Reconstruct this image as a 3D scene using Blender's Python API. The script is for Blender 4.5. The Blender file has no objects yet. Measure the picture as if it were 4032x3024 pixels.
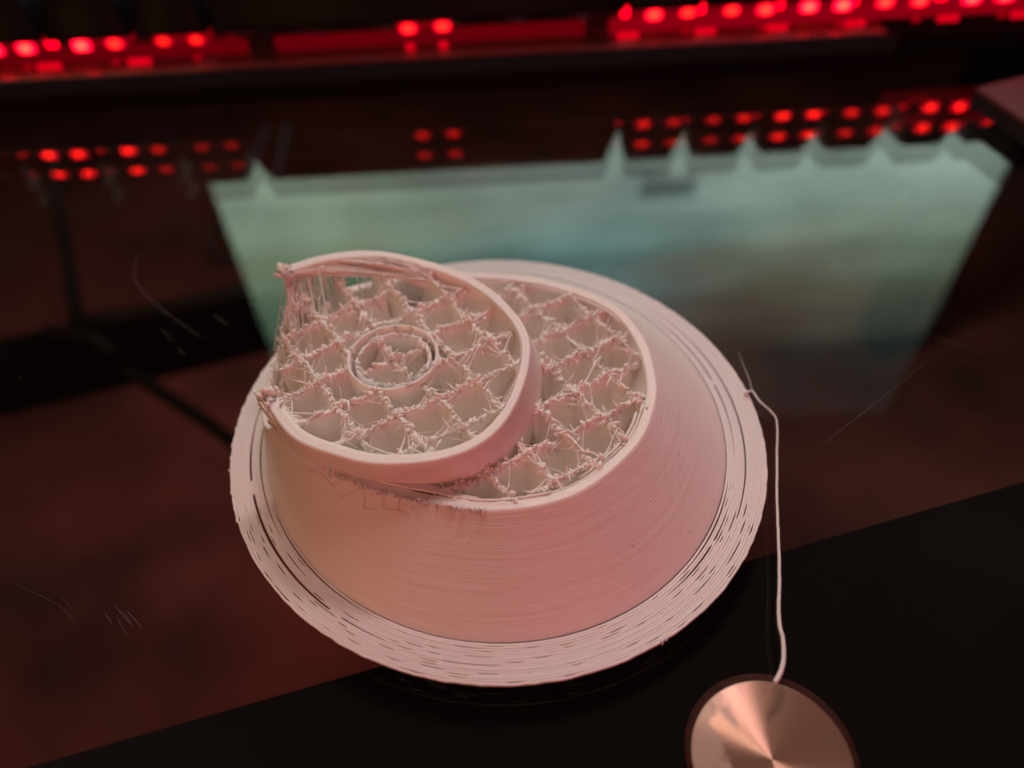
import bpy, bmesh, math, random
import numpy as np
from mathutils import Vector, Matrix, noise

random.seed(7)
rng = np.random.default_rng(11)
sc = bpy.context.scene
COL = sc.collection
MM = 0.001                       # every number below is in millimetres

# ------------------------------------------------------------------ camera
pitch, roll = math.radians(47.4), math.radians(-3.06)
fwd = Vector((0, math.cos(pitch), -math.sin(pitch)))
r0 = Vector((1, 0, 0)); u0 = r0.cross(fwd)
rv = math.cos(roll) * r0 + math.sin(roll) * u0
uv = -math.sin(roll) * r0 + math.cos(roll) * u0
cam_d = bpy.data.cameras.new('camera')
cam = bpy.data.objects.new('camera', cam_d); COL.objects.link(cam)
m = Matrix((rv, uv, -fwd)).transposed().to_4x4(); m.translation = Vector((0, 0, 0.1))
cam.matrix_world = m
cam_d.sensor_width = 36.0; cam_d.lens = 27.04
cam_d.clip_start = 0.005; cam_d.clip_end = 20
cam_d.dof.use_dof = True; cam_d.dof.focus_distance = 0.112; cam_d.dof.aperture_fstop = 9.5
sc.camera = cam

# ------------------------------------------------------------------ world and lamps
w = bpy.data.worlds.new('World'); sc.world = w; w.use_nodes = True
bg = w.node_tree.nodes['Background']
bg.inputs[0].default_value = (1.0, 0.42, 0.36, 1); bg.inputs[1].default_value = 0.015
sc.view_settings.view_transform = 'Standard'; sc.view_settings.look = 'None'
sc.view_settings.exposure = 0.0; sc.view_settings.gamma = 1.0

def area(name, loc, target, size, power, color):
    l = bpy.data.lights.new(name, 'AREA'); l.shape = 'DISK'; l.size = size * MM; l.energy = power; l.color = color
    o = bpy.data.objects.new(name, l); COL.objects.link(o)
    o.location = Vector(loc) * MM
    o.rotation_euler = (Vector(target) - Vector(loc)).to_track_quat('-Z', 'Y').to_euler()
    return o
area('red_room_lamp', (190, -300, 130), (10, 80, 5), 260, 0.50, (1.0, 0.14, 0.20))
area('amber_room_lamp', (-330, -170, 150), (-20, 80, 5), 260, 0.33, (1.0, 0.46, 0.21))
area('overhead_fill', (-10, 440, 640), (-5, 85, 0), 120, 1.1, (1.0, 0.72, 0.62))  # unseen fill added from above to brighten the infill cells
area('front_fill', (-40, -170, 480), (-8, 82, 10), 220, 0.12, (1.0, 0.60, 0.50))  # unseen fill added to reach infill faces turned to the camera
area('room_lamp', (120, 540, 520), (0, 80, 0), 190, 4.9, (1.0, 0.67, 0.69))
area('under_desk_fill', (-300, 450, -330), (-250, 600, -690), 600, 0.36, (1.0, 0.13, 0.08))  # unseen fill added below the glass to light the floor red
sc.cycles.max_bounces = 16; sc.cycles.diffuse_bounces = 12; sc.cycles.glossy_bounces = 6; sc.cycles.transparent_max_bounces = 24
sc.cycles.caustics_reflective = False; sc.cycles.caustics_refractive = False
sc.cycles.sample_clamp_indirect = 6.0

# ------------------------------------------------------------------ helpers
def tag(o, label=None, cat=None, group=None, kind=None):
    for k, v in (('label', label), ('category', cat), ('group', group), ('kind', kind)):
        if v: o[k] = v
    return o
def empty(name, loc=(0, 0, 0)):
    o = bpy.data.objects.new(name, None); COL.objects.link(o); o.location = Vector(loc) * MM
    o.empty_display_size = 0.01
    return o
class MB:
    """collects vertices (mm) and faces, links them as ONE mesh object"""
    def __init__(self): self.v = []; self.f = []
    def add(self, verts, faces):
        n = len(self.v); self.v.extend([tuple(p) for p in verts]); self.f.extend([tuple(i + n for i in f) for f in faces])
    def box(self, c, s, rz=0.0, taper=1.0, bevel=0.0):
        x, y, z = [k / 2 for k in s]; ca, sa = math.cos(rz), math.sin(rz); b = bevel
        def ringp(hx, hy, zz, bb):
            if bb <= 0: pts = [(-hx, -hy), (hx, -hy), (hx, hy), (-hx, hy)]
            else: pts = [(-hx + bb, -hy), (hx - bb, -hy), (hx, -hy + bb), (hx, hy - bb), (hx - bb, hy), (-hx + bb, hy), (-hx, hy - bb), (-hx, -hy + bb)]
            return [(c[0] + px * ca - py * sa, c[1] + px * sa + py * ca, c[2] + zz) for px, py in pts]
        rings = [ringp(x, y, -z, b)]
        if b > 0: rings += [ringp(x * taper, y * taper, z - b, b), ringp(x * taper - b, y * taper - b, z, b)]
        else: rings += [ringp(x * taper, y * taper, z, b)]
        self.loft(rings, True, True)
    def loft(self, rings, cap0=False, cap1=False, closed=True):
        n = len(rings[0]); base = len(self.v)
        for r in rings: self.v.extend([tuple(p) for p in r])
        for k in range(len(rings) - 1):
            for i in range(n if closed else n - 1):
                j = (i + 1) % n
                self.f.append((base + k * n + i, base + k * n + j, base + (k + 1) * n + j, base + (k + 1) * n + i))
        if cap0: self.f.append(tuple(base + i for i in reversed(range(n))))
        if cap1: self.f.append(tuple(base + (len(rings) - 1) * n + i for i in range(n)))
    def tube(self, pts, rad, n=5, cap=True):
        P = [Vector(p) for p in pts]; R = rad if hasattr(rad, '__len__') else [rad] * len(P)
        rings = []; ref = Vector((0.13, 0.27, 0.95))
        for i, p in enumerate(P):
            t = (P[min(i + 1, len(P) - 1)] - P[max(i - 1, 0)])
            if t.length < 1e-9: t = Vector((1, 0, 0))
            t.normalize(); a = ref.cross(t)
            if a.length < 1e-3: a = Vector((1, 0, 0)).cross(t)
            a.normalize(); b = t.cross(a)
            rings.append([p + (a * math.cos(2 * math.pi * k / n) + b * math.sin(2 * math.pi * k / n)) * R[i] for k in range(n)])
        self.loft(rings, cap, cap)
    def build(self, name, mat, parent=None, smooth=True):
        me = bpy.data.meshes.new(name)
        v = np.array(self.v, float)
        off = Vector((0, 0, 0))
        if parent is not None: off = parent_world(parent)
        me.from_pydata([tuple(p) for p in (v * MM - np.array(off))], [], self.f)
        me.materials.append(mat)
        if smooth: me.polygons.foreach_set('use_smooth', [True] * len(me.polygons))
        me.update()
        o = bpy.data.objects.new(name, me); COL.objects.link(o)
        if parent is not None: o.parent = parent
        return o
def parent_world(o):
    v = Vector((0, 0, 0))
    while o is not None: v += o.location; o = o.parent
    return v
def autosmooth(o, ang=35):
    me = o.data; bm = bmesh.new(); bm.from_mesh(me)
    bmesh.ops.recalc_face_normals(bm, faces=bm.faces)
    for e in bm.edges:
        if len(e.link_faces) == 2 and e.calc_face_angle(0) > math.radians(ang): e.smooth = False
    bm.to_mesh(me); bm.free(); return o
def fixn(o):
    bm = bmesh.new(); bm.from_mesh(o.data); bmesh.ops.recalc_face_normals(bm, faces=bm.faces); bm.to_mesh(o.data); bm.free(); return o
ICO = None
def ico():
    global ICO
    if ICO is None:
        bm = bmesh.new(); bmesh.ops.create_icosphere(bm, subdivisions=1, radius=1)
        bm.verts.ensure_lookup_table()
        ICO = (np.array([v.co[:] for v in bm.verts]), [tuple(v.index for v in f.verts) for f in bm.faces]); bm.free()
    return ICO
def blob(mb, p, s, stretch=(1, 1, 1), jit=0.25):
    V, F = ico(); q = rng.normal(size=3); q /= np.linalg.norm(q)
    v = V * (1 + jit * rng.normal(size=(len(V), 1))) * np.array(stretch) * s
    if jit > .15:
        v = v * np.array([1.0 + .9 * rng.random(), .6 + .4 * rng.random(), .5 + .4 * rng.random()])
        Q, _ = np.linalg.qr(rng.normal(size=(3, 3))); Q = Q if np.linalg.det(Q) > 0 else -Q; v = v @ Q
    mb.add(v + np.array(p), F)
def nz(x, y, z=0.0, s=1.0): return noise.noise(Vector((x * s, y * s, z)))
def catmull(pts, n, closed=False):
    P = np.array(pts, float); N = len(P); out = []
    segs = N if closed else N - 1
    for k in range(n if closed else n + 1):
        t = k / n * segs; i = min(int(t), segs - 1); u = t - i
        g = (lambda j: P[j % N]) if closed else (lambda j: P[min(max(j, 0), N - 1)])
        a, b, c, d = g(i - 1), g(i), g(i + 1), g(i + 2)
        out.append(0.5 * ((2 * b) + (-a + c) * u + (2 * a - 5 * b + 4 * c - d) * u * u + (-a + 3 * b - 3 * c + d) * u ** 3))
    return np.array(out)
def inside(poly, x, y):
    c = False; n = len(poly); j = n - 1
    for i in range(n):
        xi, yi = poly[i][0], poly[i][1]; xj, yj = poly[j][0], poly[j][1]
        if (yi > y) != (yj > y) and x < (xj - xi) * (y - yi) / (yj - yi) + xi: c = not c
        j = i
    return c
def normals2(P, closed):
    n = len(P)
    if closed: t = np.roll(P, -1, 0) - np.roll(P, 1, 0)
    else: t = np.gradient(P, axis=0)
    t = t[:, :2] / np.linalg.norm(t[:, :2], axis=1)[:, None]
    return np.stack([t[:, 1], -t[:, 0]], 1)           # outward for counter-clockwise curves

# ------------------------------------------------------------------ materials
def mat(name):
    mt = bpy.data.materials.new(name); mt.use_nodes = True
    nt = mt.node_tree; return mt, nt, nt.nodes['Principled BSDF']
def simple(name, col, rough=0.5, metal=0.0, var=0.12, scale=900.0, bump=0.0, spec=0.5):
    mt, nt, p = mat(name)
    tc = nt.nodes.new('ShaderNodeTexCoord'); n = nt.nodes.new('ShaderNodeTexNoise'); n.inputs['Scale'].default_value = scale; n.inputs['Detail'].default_value = 4
    nt.links.new(tc.outputs['Object'], n.inputs['Vector'])
    r = nt.nodes.new('ShaderNodeValToRGB')
    r.color_ramp.elements[0].color = tuple(c * (1 - var) for c in col) + (1,); r.color_ramp.elements[1].color = tuple(min(1, c * (1 + var)) for c in col) + (1,)
    r.color_ramp.elements[0].position = 0.3; r.color_ramp.elements[1].position = 0.7
    nt.links.new(n.outputs['Fac'], r.inputs[0]); nt.links.new(r.outputs[0], p.inputs['Base Color'])
    p.inputs['Roughness'].default_value = rough; p.inputs['Metallic'].default_value = metal
    p.inputs['Specular IOR Level'].default_value = spec
    if bump:
        b = nt.nodes.new('ShaderNodeBump'); b.inputs['Strength'].default_value = bump; b.inputs['Distance'].default_value = 0.0002
        nt.links.new(n.outputs['Fac'], b.inputs['Height']); nt.links.new(b.outputs[0], p.inputs['Normal'])
    return mt
def emit(name, col, strength):
    mt = bpy.data.materials.new(name); mt.use_nodes = True; nt = mt.node_tree
    for n in list(nt.nodes): nt.nodes.remove(n)
    o = nt.nodes.new('ShaderNodeOutputMaterial'); e = nt.nodes.new('ShaderNodeEmission')
    e.inputs[0].default_value = tuple(col) + (1,); e.inputs[1].default_value = strength
    nt.links.new(e.outputs[0], o.inputs[0]); return mt, nt, e
def plastic(name, layers=False, sss=0.55, col=(0.86, 0.83, 0.79)):
    mt, nt, p = mat(name)
    p.inputs['Base Color'].default_value = col + (1,); p.inputs['Roughness'].default_value = 0.42
    p.inputs['Specular IOR Level'].default_value = 0.4
    p.inputs['Subsurface Weight'].default_value = sss
    p.inputs['Subsurface Radius'].default_value = (1.0, 0.62, 0.45); p.inputs['Subsurface Scale'].default_value = 0.0018
    tc = nt.nodes.new('ShaderNodeTexCoord')
    n = nt.nodes.new('ShaderNodeTexNoise'); n.inputs['Scale'].default_value = 1500; n.inputs['Detail'].default_value = 5
    b = nt.nodes.new('ShaderNodeBump'); b.inputs['Strength'].default_value = 0.25; b.inputs['Distance'].default_value = 0.0001
    nt.links.new(tc.outputs['Object'], n.inputs['Vector']); nt.links.new(n.outputs['Fac'], b.inputs['Height'])
    nt.links.new(b.outputs[0], p.inputs['Normal'])
    if layers:
        mp = nt.nodes.new('ShaderNodeMapping'); mp.inputs['Scale'].default_value = (160, 160, 5200)
        n2 = nt.nodes.new('ShaderNodeTexNoise'); n2.inputs['Scale'].default_value = 1.0; n2.inputs['Detail'].default_value = 3
        nt.links.new(tc.outputs['Object'], mp.inputs['Vector']); nt.links.new(mp.outputs[0], n2.inputs['Vector'])
        b2 = nt.nodes.new('ShaderNodeBump'); b2.inputs['Strength'].default_value = 0.35; b2.inputs['Distance'].default_value = 0.00012
        nt.links.new(n2.outputs['Fac'], b2.inputs['Height']); nt.links.new(b.outputs[0], b2.inputs['Normal']); nt.links.new(b2.outputs[0], p.inputs['Normal'])
    return mt
M_shell = plastic('white_plastic_shell', True, 0.35)
M_pla = plastic('white_plastic', False, 0.5)
M_infill = plastic('white_plastic_infill', False, 0.6, (0.97, 0.93, 0.88))
def add_translucent(mt, col, fac):
    nt = mt.node_tree; p = nt.nodes['Principled BSDF']; o = [n for n in nt.nodes if n.type == 'OUTPUT_MATERIAL'][0]
    t = nt.nodes.new('ShaderNodeBsdfTranslucent'); t.inputs[0].default_value = col + (1,)
    mx = nt.nodes.new('ShaderNodeMixShader'); mx.inputs[0].default_value = fac
    nt.links.new(p.outputs[0], mx.inputs[1]); nt.links.new(t.outputs[0], mx.inputs[2]); nt.links.new(mx.outputs[0], o.inputs[0])
M_infill.node_tree.nodes['Principled BSDF'].inputs['Subsurface Weight'].default_value = 0.0
add_translucent(M_infill, (0.98, 0.92, 0.86), 0.08)
M_strand = plastic('white_plastic_strand', False, 0.0, (0.96, 0.93, 0.89)); add_translucent(M_strand, (0.96, 0.92, 0.88), 0.1)
M_brim = plastic('white_plastic_brim', False, 0.3)
M_black = simple('black_plastic', (0.012, 0.011, 0.012), 0.5, 0, 0.2, 500, 0.1)
M_key = simple('black_keycap', (0.0025, 0.0025, 0.003), 0.5, 0, 0.2, 800, 0.2, 0.15)
M_case = simple('black_keyboard_case', (0.010, 0.008, 0.009), 0.85, 0, 0.15, 600, 0.15, 0.06)
M_deck = simple('glossy_keyboard_deck', (0.16, 0.04, 0.04), 0.16, 0, 0.1, 400, 0, 1.0)
M_frame = simple('black_powder_coat', (0.004, 0.003, 0.003), 0.8, 0, 0.25, 3000, 0.3, 0.1)

# ------------------------------------------------------------------ floor below the glass
mf, nt, p = mat('reddish_brown_floor')
tc = nt.nodes.new('ShaderNodeTexCoord'); n = nt.nodes.new('ShaderNodeTexNoise'); n.inputs['Scale'].default_value = 5; n.inputs['Detail'].default_value = 6
r = nt.nodes.new('ShaderNodeValToRGB'); r.color_ramp.elements[0].color = (0.05, 0.02, 0.016, 1); r.color_ramp.elements[1].color = (0.24, 0.085, 0.06, 1)
r.color_ramp.elements[0].position = 0.3; r.color_ramp.elements[1].position = 0.7
nt.links.new(tc.outputs['Object'], n.inputs['Vector']); nt.links.new(n.outputs['Fac'], r.inputs[0]); nt.links.new(r.outputs[0], p.inputs['Base Color'])
p.inputs['Roughness'].default_value = 0.7
mb = MB(); S = 4000; mb.add([(-S, -S, -700), (S, -S, -700), (S, S, -700), (-S, S, -700)], [(0, 1, 2, 3)])
tag(mb.build('floor', mf), kind='structure')

# ------------------------------------------------------------------ glass desk
DA = math.radians(13.6); dx, dy = Vector((math.cos(DA), math.sin(DA), 0)), Vector((-math.sin(DA), math.cos(DA), 0))
O = Vector((9.1, 51.2, 0))                     # on the near-frame edge
def dk(a, b, z): q = O + dx * a + dy * b; return (q.x, q.y, z)
desk = empty('glass_desk', (0, 0, 0))
tag(desk, 'clear glass desk with a black frame strip and round metal pad under its near side', 'desk')
mg = bpy.data.materials.new('desk_glass'); mg.use_nodes = True; nt = mg.node_tree
for nd in list(nt.nodes): nt.nodes.remove(nd)
out = nt.nodes.new('ShaderNodeOutputMaterial'); mix = nt.nodes.new('ShaderNodeMixShader')
tr = nt.nodes.new('ShaderNodeBsdfTransparent'); tr.inputs[0].default_value = (0.93, 0.96, 0.94, 1)
gl = nt.nodes.new('ShaderNodeBsdfGlossy'); gl.inputs['Roughness'].default_value = 0.02; gl.inputs[0].default_value = (1, 1, 1, 1)
geo = nt.nodes.new('ShaderNodeNewGeometry'); dot = nt.nodes.new('ShaderNodeVectorMath'); dot.operation = 'DOT_PRODUCT'
nt.links.new(geo.outputs['Normal'], dot.inputs[0]); nt.links.new(geo.outputs['Incoming'], dot.inputs[1])
def mth(op, a, b=None):
    q = nt.nodes.new('ShaderNodeMath'); q.operation = op
    for i, x in enumerate((a, b)):
        if x is None: continue
        if isinstance(x, (int, float)): q.inputs[i].default_value = x
        else: nt.links.new(x, q.inputs[i])
    return q.outputs[0]
gtc = nt.nodes.new('ShaderNodeTexCoord'); gm = nt.nodes.new('ShaderNodeMapping'); gm.inputs['Scale'].default_value = (9, 26, 1); gm.inputs['Rotation'].default_value = (0, 0, 0.5)
gn = nt.nodes.new('ShaderNodeTexNoise'); gn.inputs['Scale'].default_value = 1.0; gn.inputs['Detail'].default_value = 5; gn.inputs['Roughness'].default_value = 0.6
nt.links.new(gtc.outputs['Object'], gm.inputs['Vector']); nt.links.new(gm.outputs[0], gn.inputs['Vector'])
gr = nt.nodes.new('ShaderNodeMapRange'); gr.inputs['From Min'].default_value = 0.38; gr.inputs['From Max'].default_value = 0.7; gr.inputs['To Min'].default_value = 0.012; gr.inputs['To Max'].default_value = 0.075
nt.links.new(gn.outputs['Fac'], gr.inputs['Value']); nt.links.new(gr.outputs[0], gl.inputs['Roughness'])
c_ = mth('ABSOLUTE', dot.outputs['Value']); fr = mth('ADD', mth('MULTIPLY', mth('POWER', mth('SUBTRACT', 1.0, c_), 5.0), 0.96), 0.042)
nt.links.new(fr, mix.inputs[0]); nt.links.new(tr.outputs[0], mix.inputs[1]); nt.links.new(gl.outputs[0], mix.inputs[2]); dn = nt.nodes.new('ShaderNodeTexNoise'); dn.inputs['Scale'].default_value = 14; dn.inputs['Detail'].default_value = 8; dn.inputs['Roughness'].default_value = 0.7
nt.links.new(gtc.outputs['Object'], dn.inputs['Vector'])
df = nt.nodes.new('ShaderNodeBsdfDiffuse'); df.inputs[0].default_value = (0.5, 0.45, 0.45, 1)
dr = nt.nodes.new('ShaderNodeMapRange'); dr.inputs['From Min'].default_value = 0.5; dr.inputs['From Max'].default_value = 0.8; dr.inputs['To Min'].default_value = 0.0002; dr.inputs['To Max'].default_value = 0.010
nt.links.new(dn.outputs['Fac'], dr.inputs['Value'])
dm = nt.nodes.new('ShaderNodeMixShader'); nt.links.new(dr.outputs[0], dm.inputs[0]); nt.links.new(mix.outputs[0], dm.inputs[1]); nt.links.new(df.outputs[0], dm.inputs[2])
nt.links.new(dm.outputs[0], out.inputs[0])
mb = MB(); A0, A1, B0, B1, T = -760, 760, -110, 640, 3.2
mb.add([dk(A0, B0, 0), dk(A1, B0, 0), dk(A1, B1, 0), dk(A0, B1, 0), dk(A0, B0, -T), dk(A1, B0, -T), dk(A1, B1, -T), dk(A0, B1, -T)],
       [(0, 1, 2, 3), (7, 6, 5, 4), (0, 4, 5, 1), (1, 5, 6, 2), (2, 6, 7, 3), (3, 7, 4, 0)])
mb.build('glass_top', mg, desk, False)
mb = MB(); c = O + dy * (-46); mb.box((c.x, c.y, -7.2), (1480, 92, 6), DA); mb.build('frame_strip', M_frame, desk, False)
for s in (-1, 1):
    mb = MB(); c = O + dx * (690 * s) + dy * (-46); mb.box((c.x, c.y, -355), (60, 60, 689), DA); mb.build('leg', M_frame, desk, False)
    mb = MB(); c = O + dx * (690 * s) + dy * 580; mb.box((c.x, c.y, -353.3), (60, 60, 693), DA); mb.build('leg', M_frame, desk, False)
mb = MB(); c = Vector((-170, 277, 0)) + dx * 120; mb.box((c.x, c.y, -152), (1240, 33, 18), DA + 0.04); mb.build('cross_beam', M_frame, desk, False)
# round metal pad glued below the glass
PC = (29.9, 29.2)
md = bpy.data.materials.new('spun_metal'); md.use_nodes = True; nt = md.node_tree; p = nt.nodes['Principled BSDF']
p.inputs['Base Color'].default_value = (0.92, 0.50, 0.37, 1); p.inputs['Metallic'].default_value = 0.6; p.inputs['Roughness'].default_value = 0.30
p.inputs['Anisotropic'].default_value = 0.92; p.inputs['Anisotropic Rotation'].default_value = 0.25
tg = nt.nodes.new('ShaderNodeTangent'); tg.direction_type = 'RADIAL'; tg.axis = 'Z'
nt.links.new(tg.outputs[0], p.inputs['Tangent'])
ptc = nt.nodes.new('ShaderNodeTexCoord'); pn = nt.nodes.new('ShaderNodeTexNoise'); pn.inputs['Scale'].default_value = 330; pn.inputs['Detail'].default_value = 6; nt.links.new(ptc.outputs['Object'], pn.inputs['Vector'])
psx = nt.nodes.new('ShaderNodeSeparateXYZ'); nt.links.new(ptc.outputs['Object'], psx.inputs[0])
def pm(op, a, b):
    q = nt.nodes.new('ShaderNodeMath'); q.operation = op
    for k, x in enumerate((a, b)):
        if isinstance(x, (int, float)): q.inputs[k].default_value = x
        else: nt.links.new(x, q.inputs[k])
    return q.outputs[0]
msk = pm('ADD', pm('MULTIPLY', psx.outputs['X'], -260.0), pm('MULTIPLY', pm('SUBTRACT', pn.outputs['Fac'], 0.5), 5.0))   # uneven glue blotch on one side
mk = nt.nodes.new('ShaderNodeMapRange'); mk.inputs['From Min'].default_value = 1.15; mk.inputs['From Max'].default_value = 1.75; nt.links.new(msk, mk.inputs['Value'])
cm = nt.nodes.new('ShaderNodeMix'); cm.data_type = 'RGBA'; cm.inputs['A'].default_value = (0.94, 0.54, 0.43, 1); cm.inputs['B'].default_value = (0.90, 0.60, 0.53, 1)
nt.links.new(mk.outputs[0], cm.inputs['Factor']); nt.links.new(cm.outputs['Result'], p.inputs['Base Color'])
mr = nt.nodes.new('ShaderNodeMapRange'); mr.inputs['To Min'].default_value = 0.75; mr.inputs['To Max'].default_value = 0.15; nt.links.new(mk.outputs[0], mr.inputs['Value']); nt.links.new(mr.outputs[0], p.inputs['Metallic'])
pad = MB()
rings = [[(PC[0] + rr * math.cos(a), PC[1] + rr * math.sin(a), zz) for a in np.linspace(0, 2 * math.pi, 96, endpoint=False)] for rr, zz in ((9.9, -4.15), (9.9, -3.5), (9.7, -3.36), (6, -3.36), (3, -3.36), (0.3, -3.36))]
pad.loft(rings, False, True)
po = MB(); po.v = [(x - PC[0], y - PC[1], z) for x, y, z in pad.v]; po.f = pad.f
pd = po.build('metal_pad', md, desk, False); pd.location = (PC[0] * MM, PC[1] * MM, 0)
M_glue = simple('glue_ring', (0.07, 0.02, 0.016), 0.7, 0, 0.3, 700, 0, 0.15)
mb = MB(); gc = (30.1, 29.9)
mb.loft([[(gc[0] + rr * math.cos(a) * 1.03, gc[1] + rr * math.sin(a), zz) for a in np.linspace(0, 2 * math.pi, 80, endpoint=False)] for rr, zz in ((10.45, -4.18), (10.35, -3.95), (9.0, -3.95))], False, True)
mb.build('glue_ring', M_glue, desk)
# scratches in the glass
M_scr = simple('glass_scratch', (0.09, 0.075, 0.075), 0.6, 0, 0.2, 600)
def scratch(pts, wd=0.10, h=0.012):
    mb = MB(); P = catmull([(x, y, 0) for x, y in pts], 16) if len(pts) > 2 else np.array([np.array((*pts[0], 0.)) * (1 - t) + np.array((*pts[1], 0.)) * t for t in np.linspace(0, 1, 10)])
    N = normals2(P, False); n = len(P)
    rg = []
    for i in range(n):
        k = wd * .75 * (0.35 + 0.65 * math.sin(math.pi * (i + 0.3) / n)) * 0.5
        rg.append([(P[i][0] + N[i][0] * k, P[i][1] + N[i][1] * k, 0.003), (P[i][0], P[i][1], h), (P[i][0] - N[i][0] * k, P[i][1] - N[i][1] * k, 0.003)])
    mb.loft(rg, closed=False); return mb.build('scratch', M_scr, desk)
scratch([(74, 92.5), (68.4, 88.4), (60.5, 82.7), (53.5, 77.8), (49, 74.6)], 0.07)
scratch([(-79.1, 135.1), (-77.9, 130.4), (-76.4, 126), (-70.3, 118.7), (-63.2, 112.2), (-58.8, 108.3)], 0.13)
scratch([(-58, 114.7), (-54.4, 111.5)], 0.12); scratch([(-67.7, 111.8), (-64.1, 107.7)], 0.08); scratch([(-63, 106.1), (-60.6, 103.5)], 0.08)
scratch([(-74.8, 57.8), (-70.2, 55.7), (-65.9, 53.4), (-63.2, 51)], 0.05); scratch([(-59.3, 52.2), (-57.7, 50.4)], 0.1)
scratch([(-58.3, 53.3), (-54.9, 50)], 0.1); scratch([(-56.2, 52.3), (-53.3, 49.6)], 0.13); scratch([(-57.5, 51.5), (-55.1, 48.6)], 0.08); scratch([(-57, 52.6), (-54.4, 49.6)], 0.07)
scratch([(-66.8, 55.5), (-64.5, 53.2)], 0.05); scratch([(75, 100), (84, 93)], 0.05)
for k in range(26):
    mb = MB(); x, y = (-95 + 70 * rng.random(), 45 + 120 * rng.random()) if k % 2 else (48 + 60 * rng.random(), 60 + 70 * rng.random())
    blob(mb, (x, y, .06), .06 + .09 * rng.random() ** 2, (1, 1, .6)); mb.build('dust_speck', M_scr, desk)
# cables hanging below the glass
def cable(pts, rad, label):
    mb = MB(); mb.tube(catmull(pts, 60), rad, 10); o = mb.build('cable', M_black); tag(o, label, 'cable', 'cables hanging under the glass desk'); return o
cable([(-285, 450, -150), (-262, 398, -150), (-236, 340, -152), (-213, 292, -148), (-195, 276, -140), (-120, 290, -139), (20, 326, -139), (200, 372, -139)], 3.6, 'straight black cable running away from the cross beam, under the left glass')
cable([(-215, 268, -139), (-192, 264, -140), (-172, 250, -154), (-140, 226, -156), (-112, 204, -158), (-60, 168, -162), (10, 100, -168), (60, 40, -172), (120, -20, -200)], 3.2, 'black cable slanting from the cross beam towards the white print')
cable([(-150, 470, -150), (-160, 400, -160), (-172, 372, -170), (-160, 355, -172), (-146, 380, -168), (-140, 430, -160), (-138, 470, -150)], 1.8, 'thin black cable loop hanging beneath the glass beside the bright reflection')

# ------------------------------------------------------------------ keyboard
kb = empty('keyboard', (0, 200, 0))
tag(kb, 'black keyboard with glowing red backlight under its floating keys', 'keyboard')
X0, X1 = -190, 232
mb = MB()
prof = [(196.4, 2.2), (195.6, 7.4), (197.0, 8.8), (199.4, 9.9), (200.2, 10.0)]
xs = [X0, 104.5, 109.5, X1]; sh = [0, 0, 9, 9]
rg = []
for x, s in zip(xs, sh):
    k = min(s, 8.6)
    rg.append([(x, y + k, z) for i, (y, z) in enumerate(prof)] + [(x, 320, 10.0), (x, 320, 3.0)])
mb.loft([list(q) for q in rg], True, True); autosmooth(mb.build('case', M_case, kb), 30)
mb = MB(); mb.box(((X0 + 105) / 2, 258.9, 10.0), (105 - X0 - 4, 118.4, 1.2)); mb.box(((106 + X1) / 2, 263.2, 10.0), (X1 - 108, 109.6, 1.2)); mb.build('switch_plate', M_deck, kb, False)
for x in (X0 + 30, X1 - 30):
    mb = MB(); mb.box((x, 205, 1.1), (30, 12, 2.2), 0, 0.95, 0.4); mb.build('rubber_foot', M_black, kb)
def keycap(x0, x1, yb, zb):
    mb = MB(); wd = x1 - x0 - 0.9; cx = (x0 + x1) / 2; rg = []
    for hx, ya, yz, z, z2 in ((wd / 2, 0.0, 18.2, 0, 0.6), (wd / 2 - .2, 0.15, 18.0, 1.2, 1.8), (wd / 2 - 1.6, 1.6, 16.6, 6.5, 7.2), (wd / 2 - 2.9, 3.0, 15.4, 11.2, 12.2), (wd / 2 - 3.6, 3.8, 14.7, 11.9, 12.9)):
        b = 1.0; A, B = yb + ya, yb + yz
        pts = [(-hx + b, A), (hx - b, A), (hx, A + b), (hx, B - b), (hx - b, B), (-hx + b, B), (-hx, B - b), (-hx, A + b)]
        rg.append([(cx + px, py, zb + z + (z2 - z) * (py - A) / (B - A)) for px, py in pts])
    mb.loft(rg, True, True); return mb.build('keycap', M_key, kb)
keys = [(-164, -140.6, 0), (-140.6, -117.3, 1.0), (-117.3, -94, 1.0), (-94, -74, 0.16), (-74, 35.3, 1.2), (35.3, 55.4, 0.5), (55.4, 76.2, 0.85), (76.2, 96, 1.1), (96, 117, 0.85), (119.5, 139, 1.1), (139, 159, 1.0), (159, 179, 0.9)]
def led_mat(name, k):
    mt, nt, e = emit(name, (1, 0, 0), 1)
    tc = nt.nodes.new('ShaderNodeTexCoord'); g = nt.nodes.new('ShaderNodeTexGradient'); g.gradient_type = 'SPHERICAL'
    mp = nt.nodes.new('ShaderNodeMapping'); mp.inputs['Scale'].default_value = (1 / 0.0024, 1 / 0.003, 1 / 0.0016)
    nt.links.new(tc.outputs['Object'], mp.inputs['Vector']); nt.links.new(mp.outputs[0], g.inputs['Vector'])
    r = nt.nodes.new('ShaderNodeValToRGB'); cr = r.color_ramp
    cr.elements[0].position = 0.0; cr.elements[0].color = (0.10, 0.0, 0.002, 1)
    cr.elements[1].position = 0.66; cr.elements[1].color = (1, 0.012, 0.004, 1)
    q = cr.elements.new(0.24); q.color = (0.40, 0.0, 0.006, 1)
    nt.links.new(g.outputs['Fac'], r.inputs[0]); nt.links.new(r.outputs[0], e.inputs[0])
    e.inputs[1].default_value = 9.0 * k; return mt
M_led = [led_mat('red_led_dim', 0.3), led_mat('red_led', 1.2), led_mat('red_led_bright', 2.6), led_mat('red_led_medium', 0.7)]
M_sw, _, _ = emit('red_backlit_switch', (0.55, 0.0, 0.012), 0.36)  # housing emits by itself, standing for LED light falling on it
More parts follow.
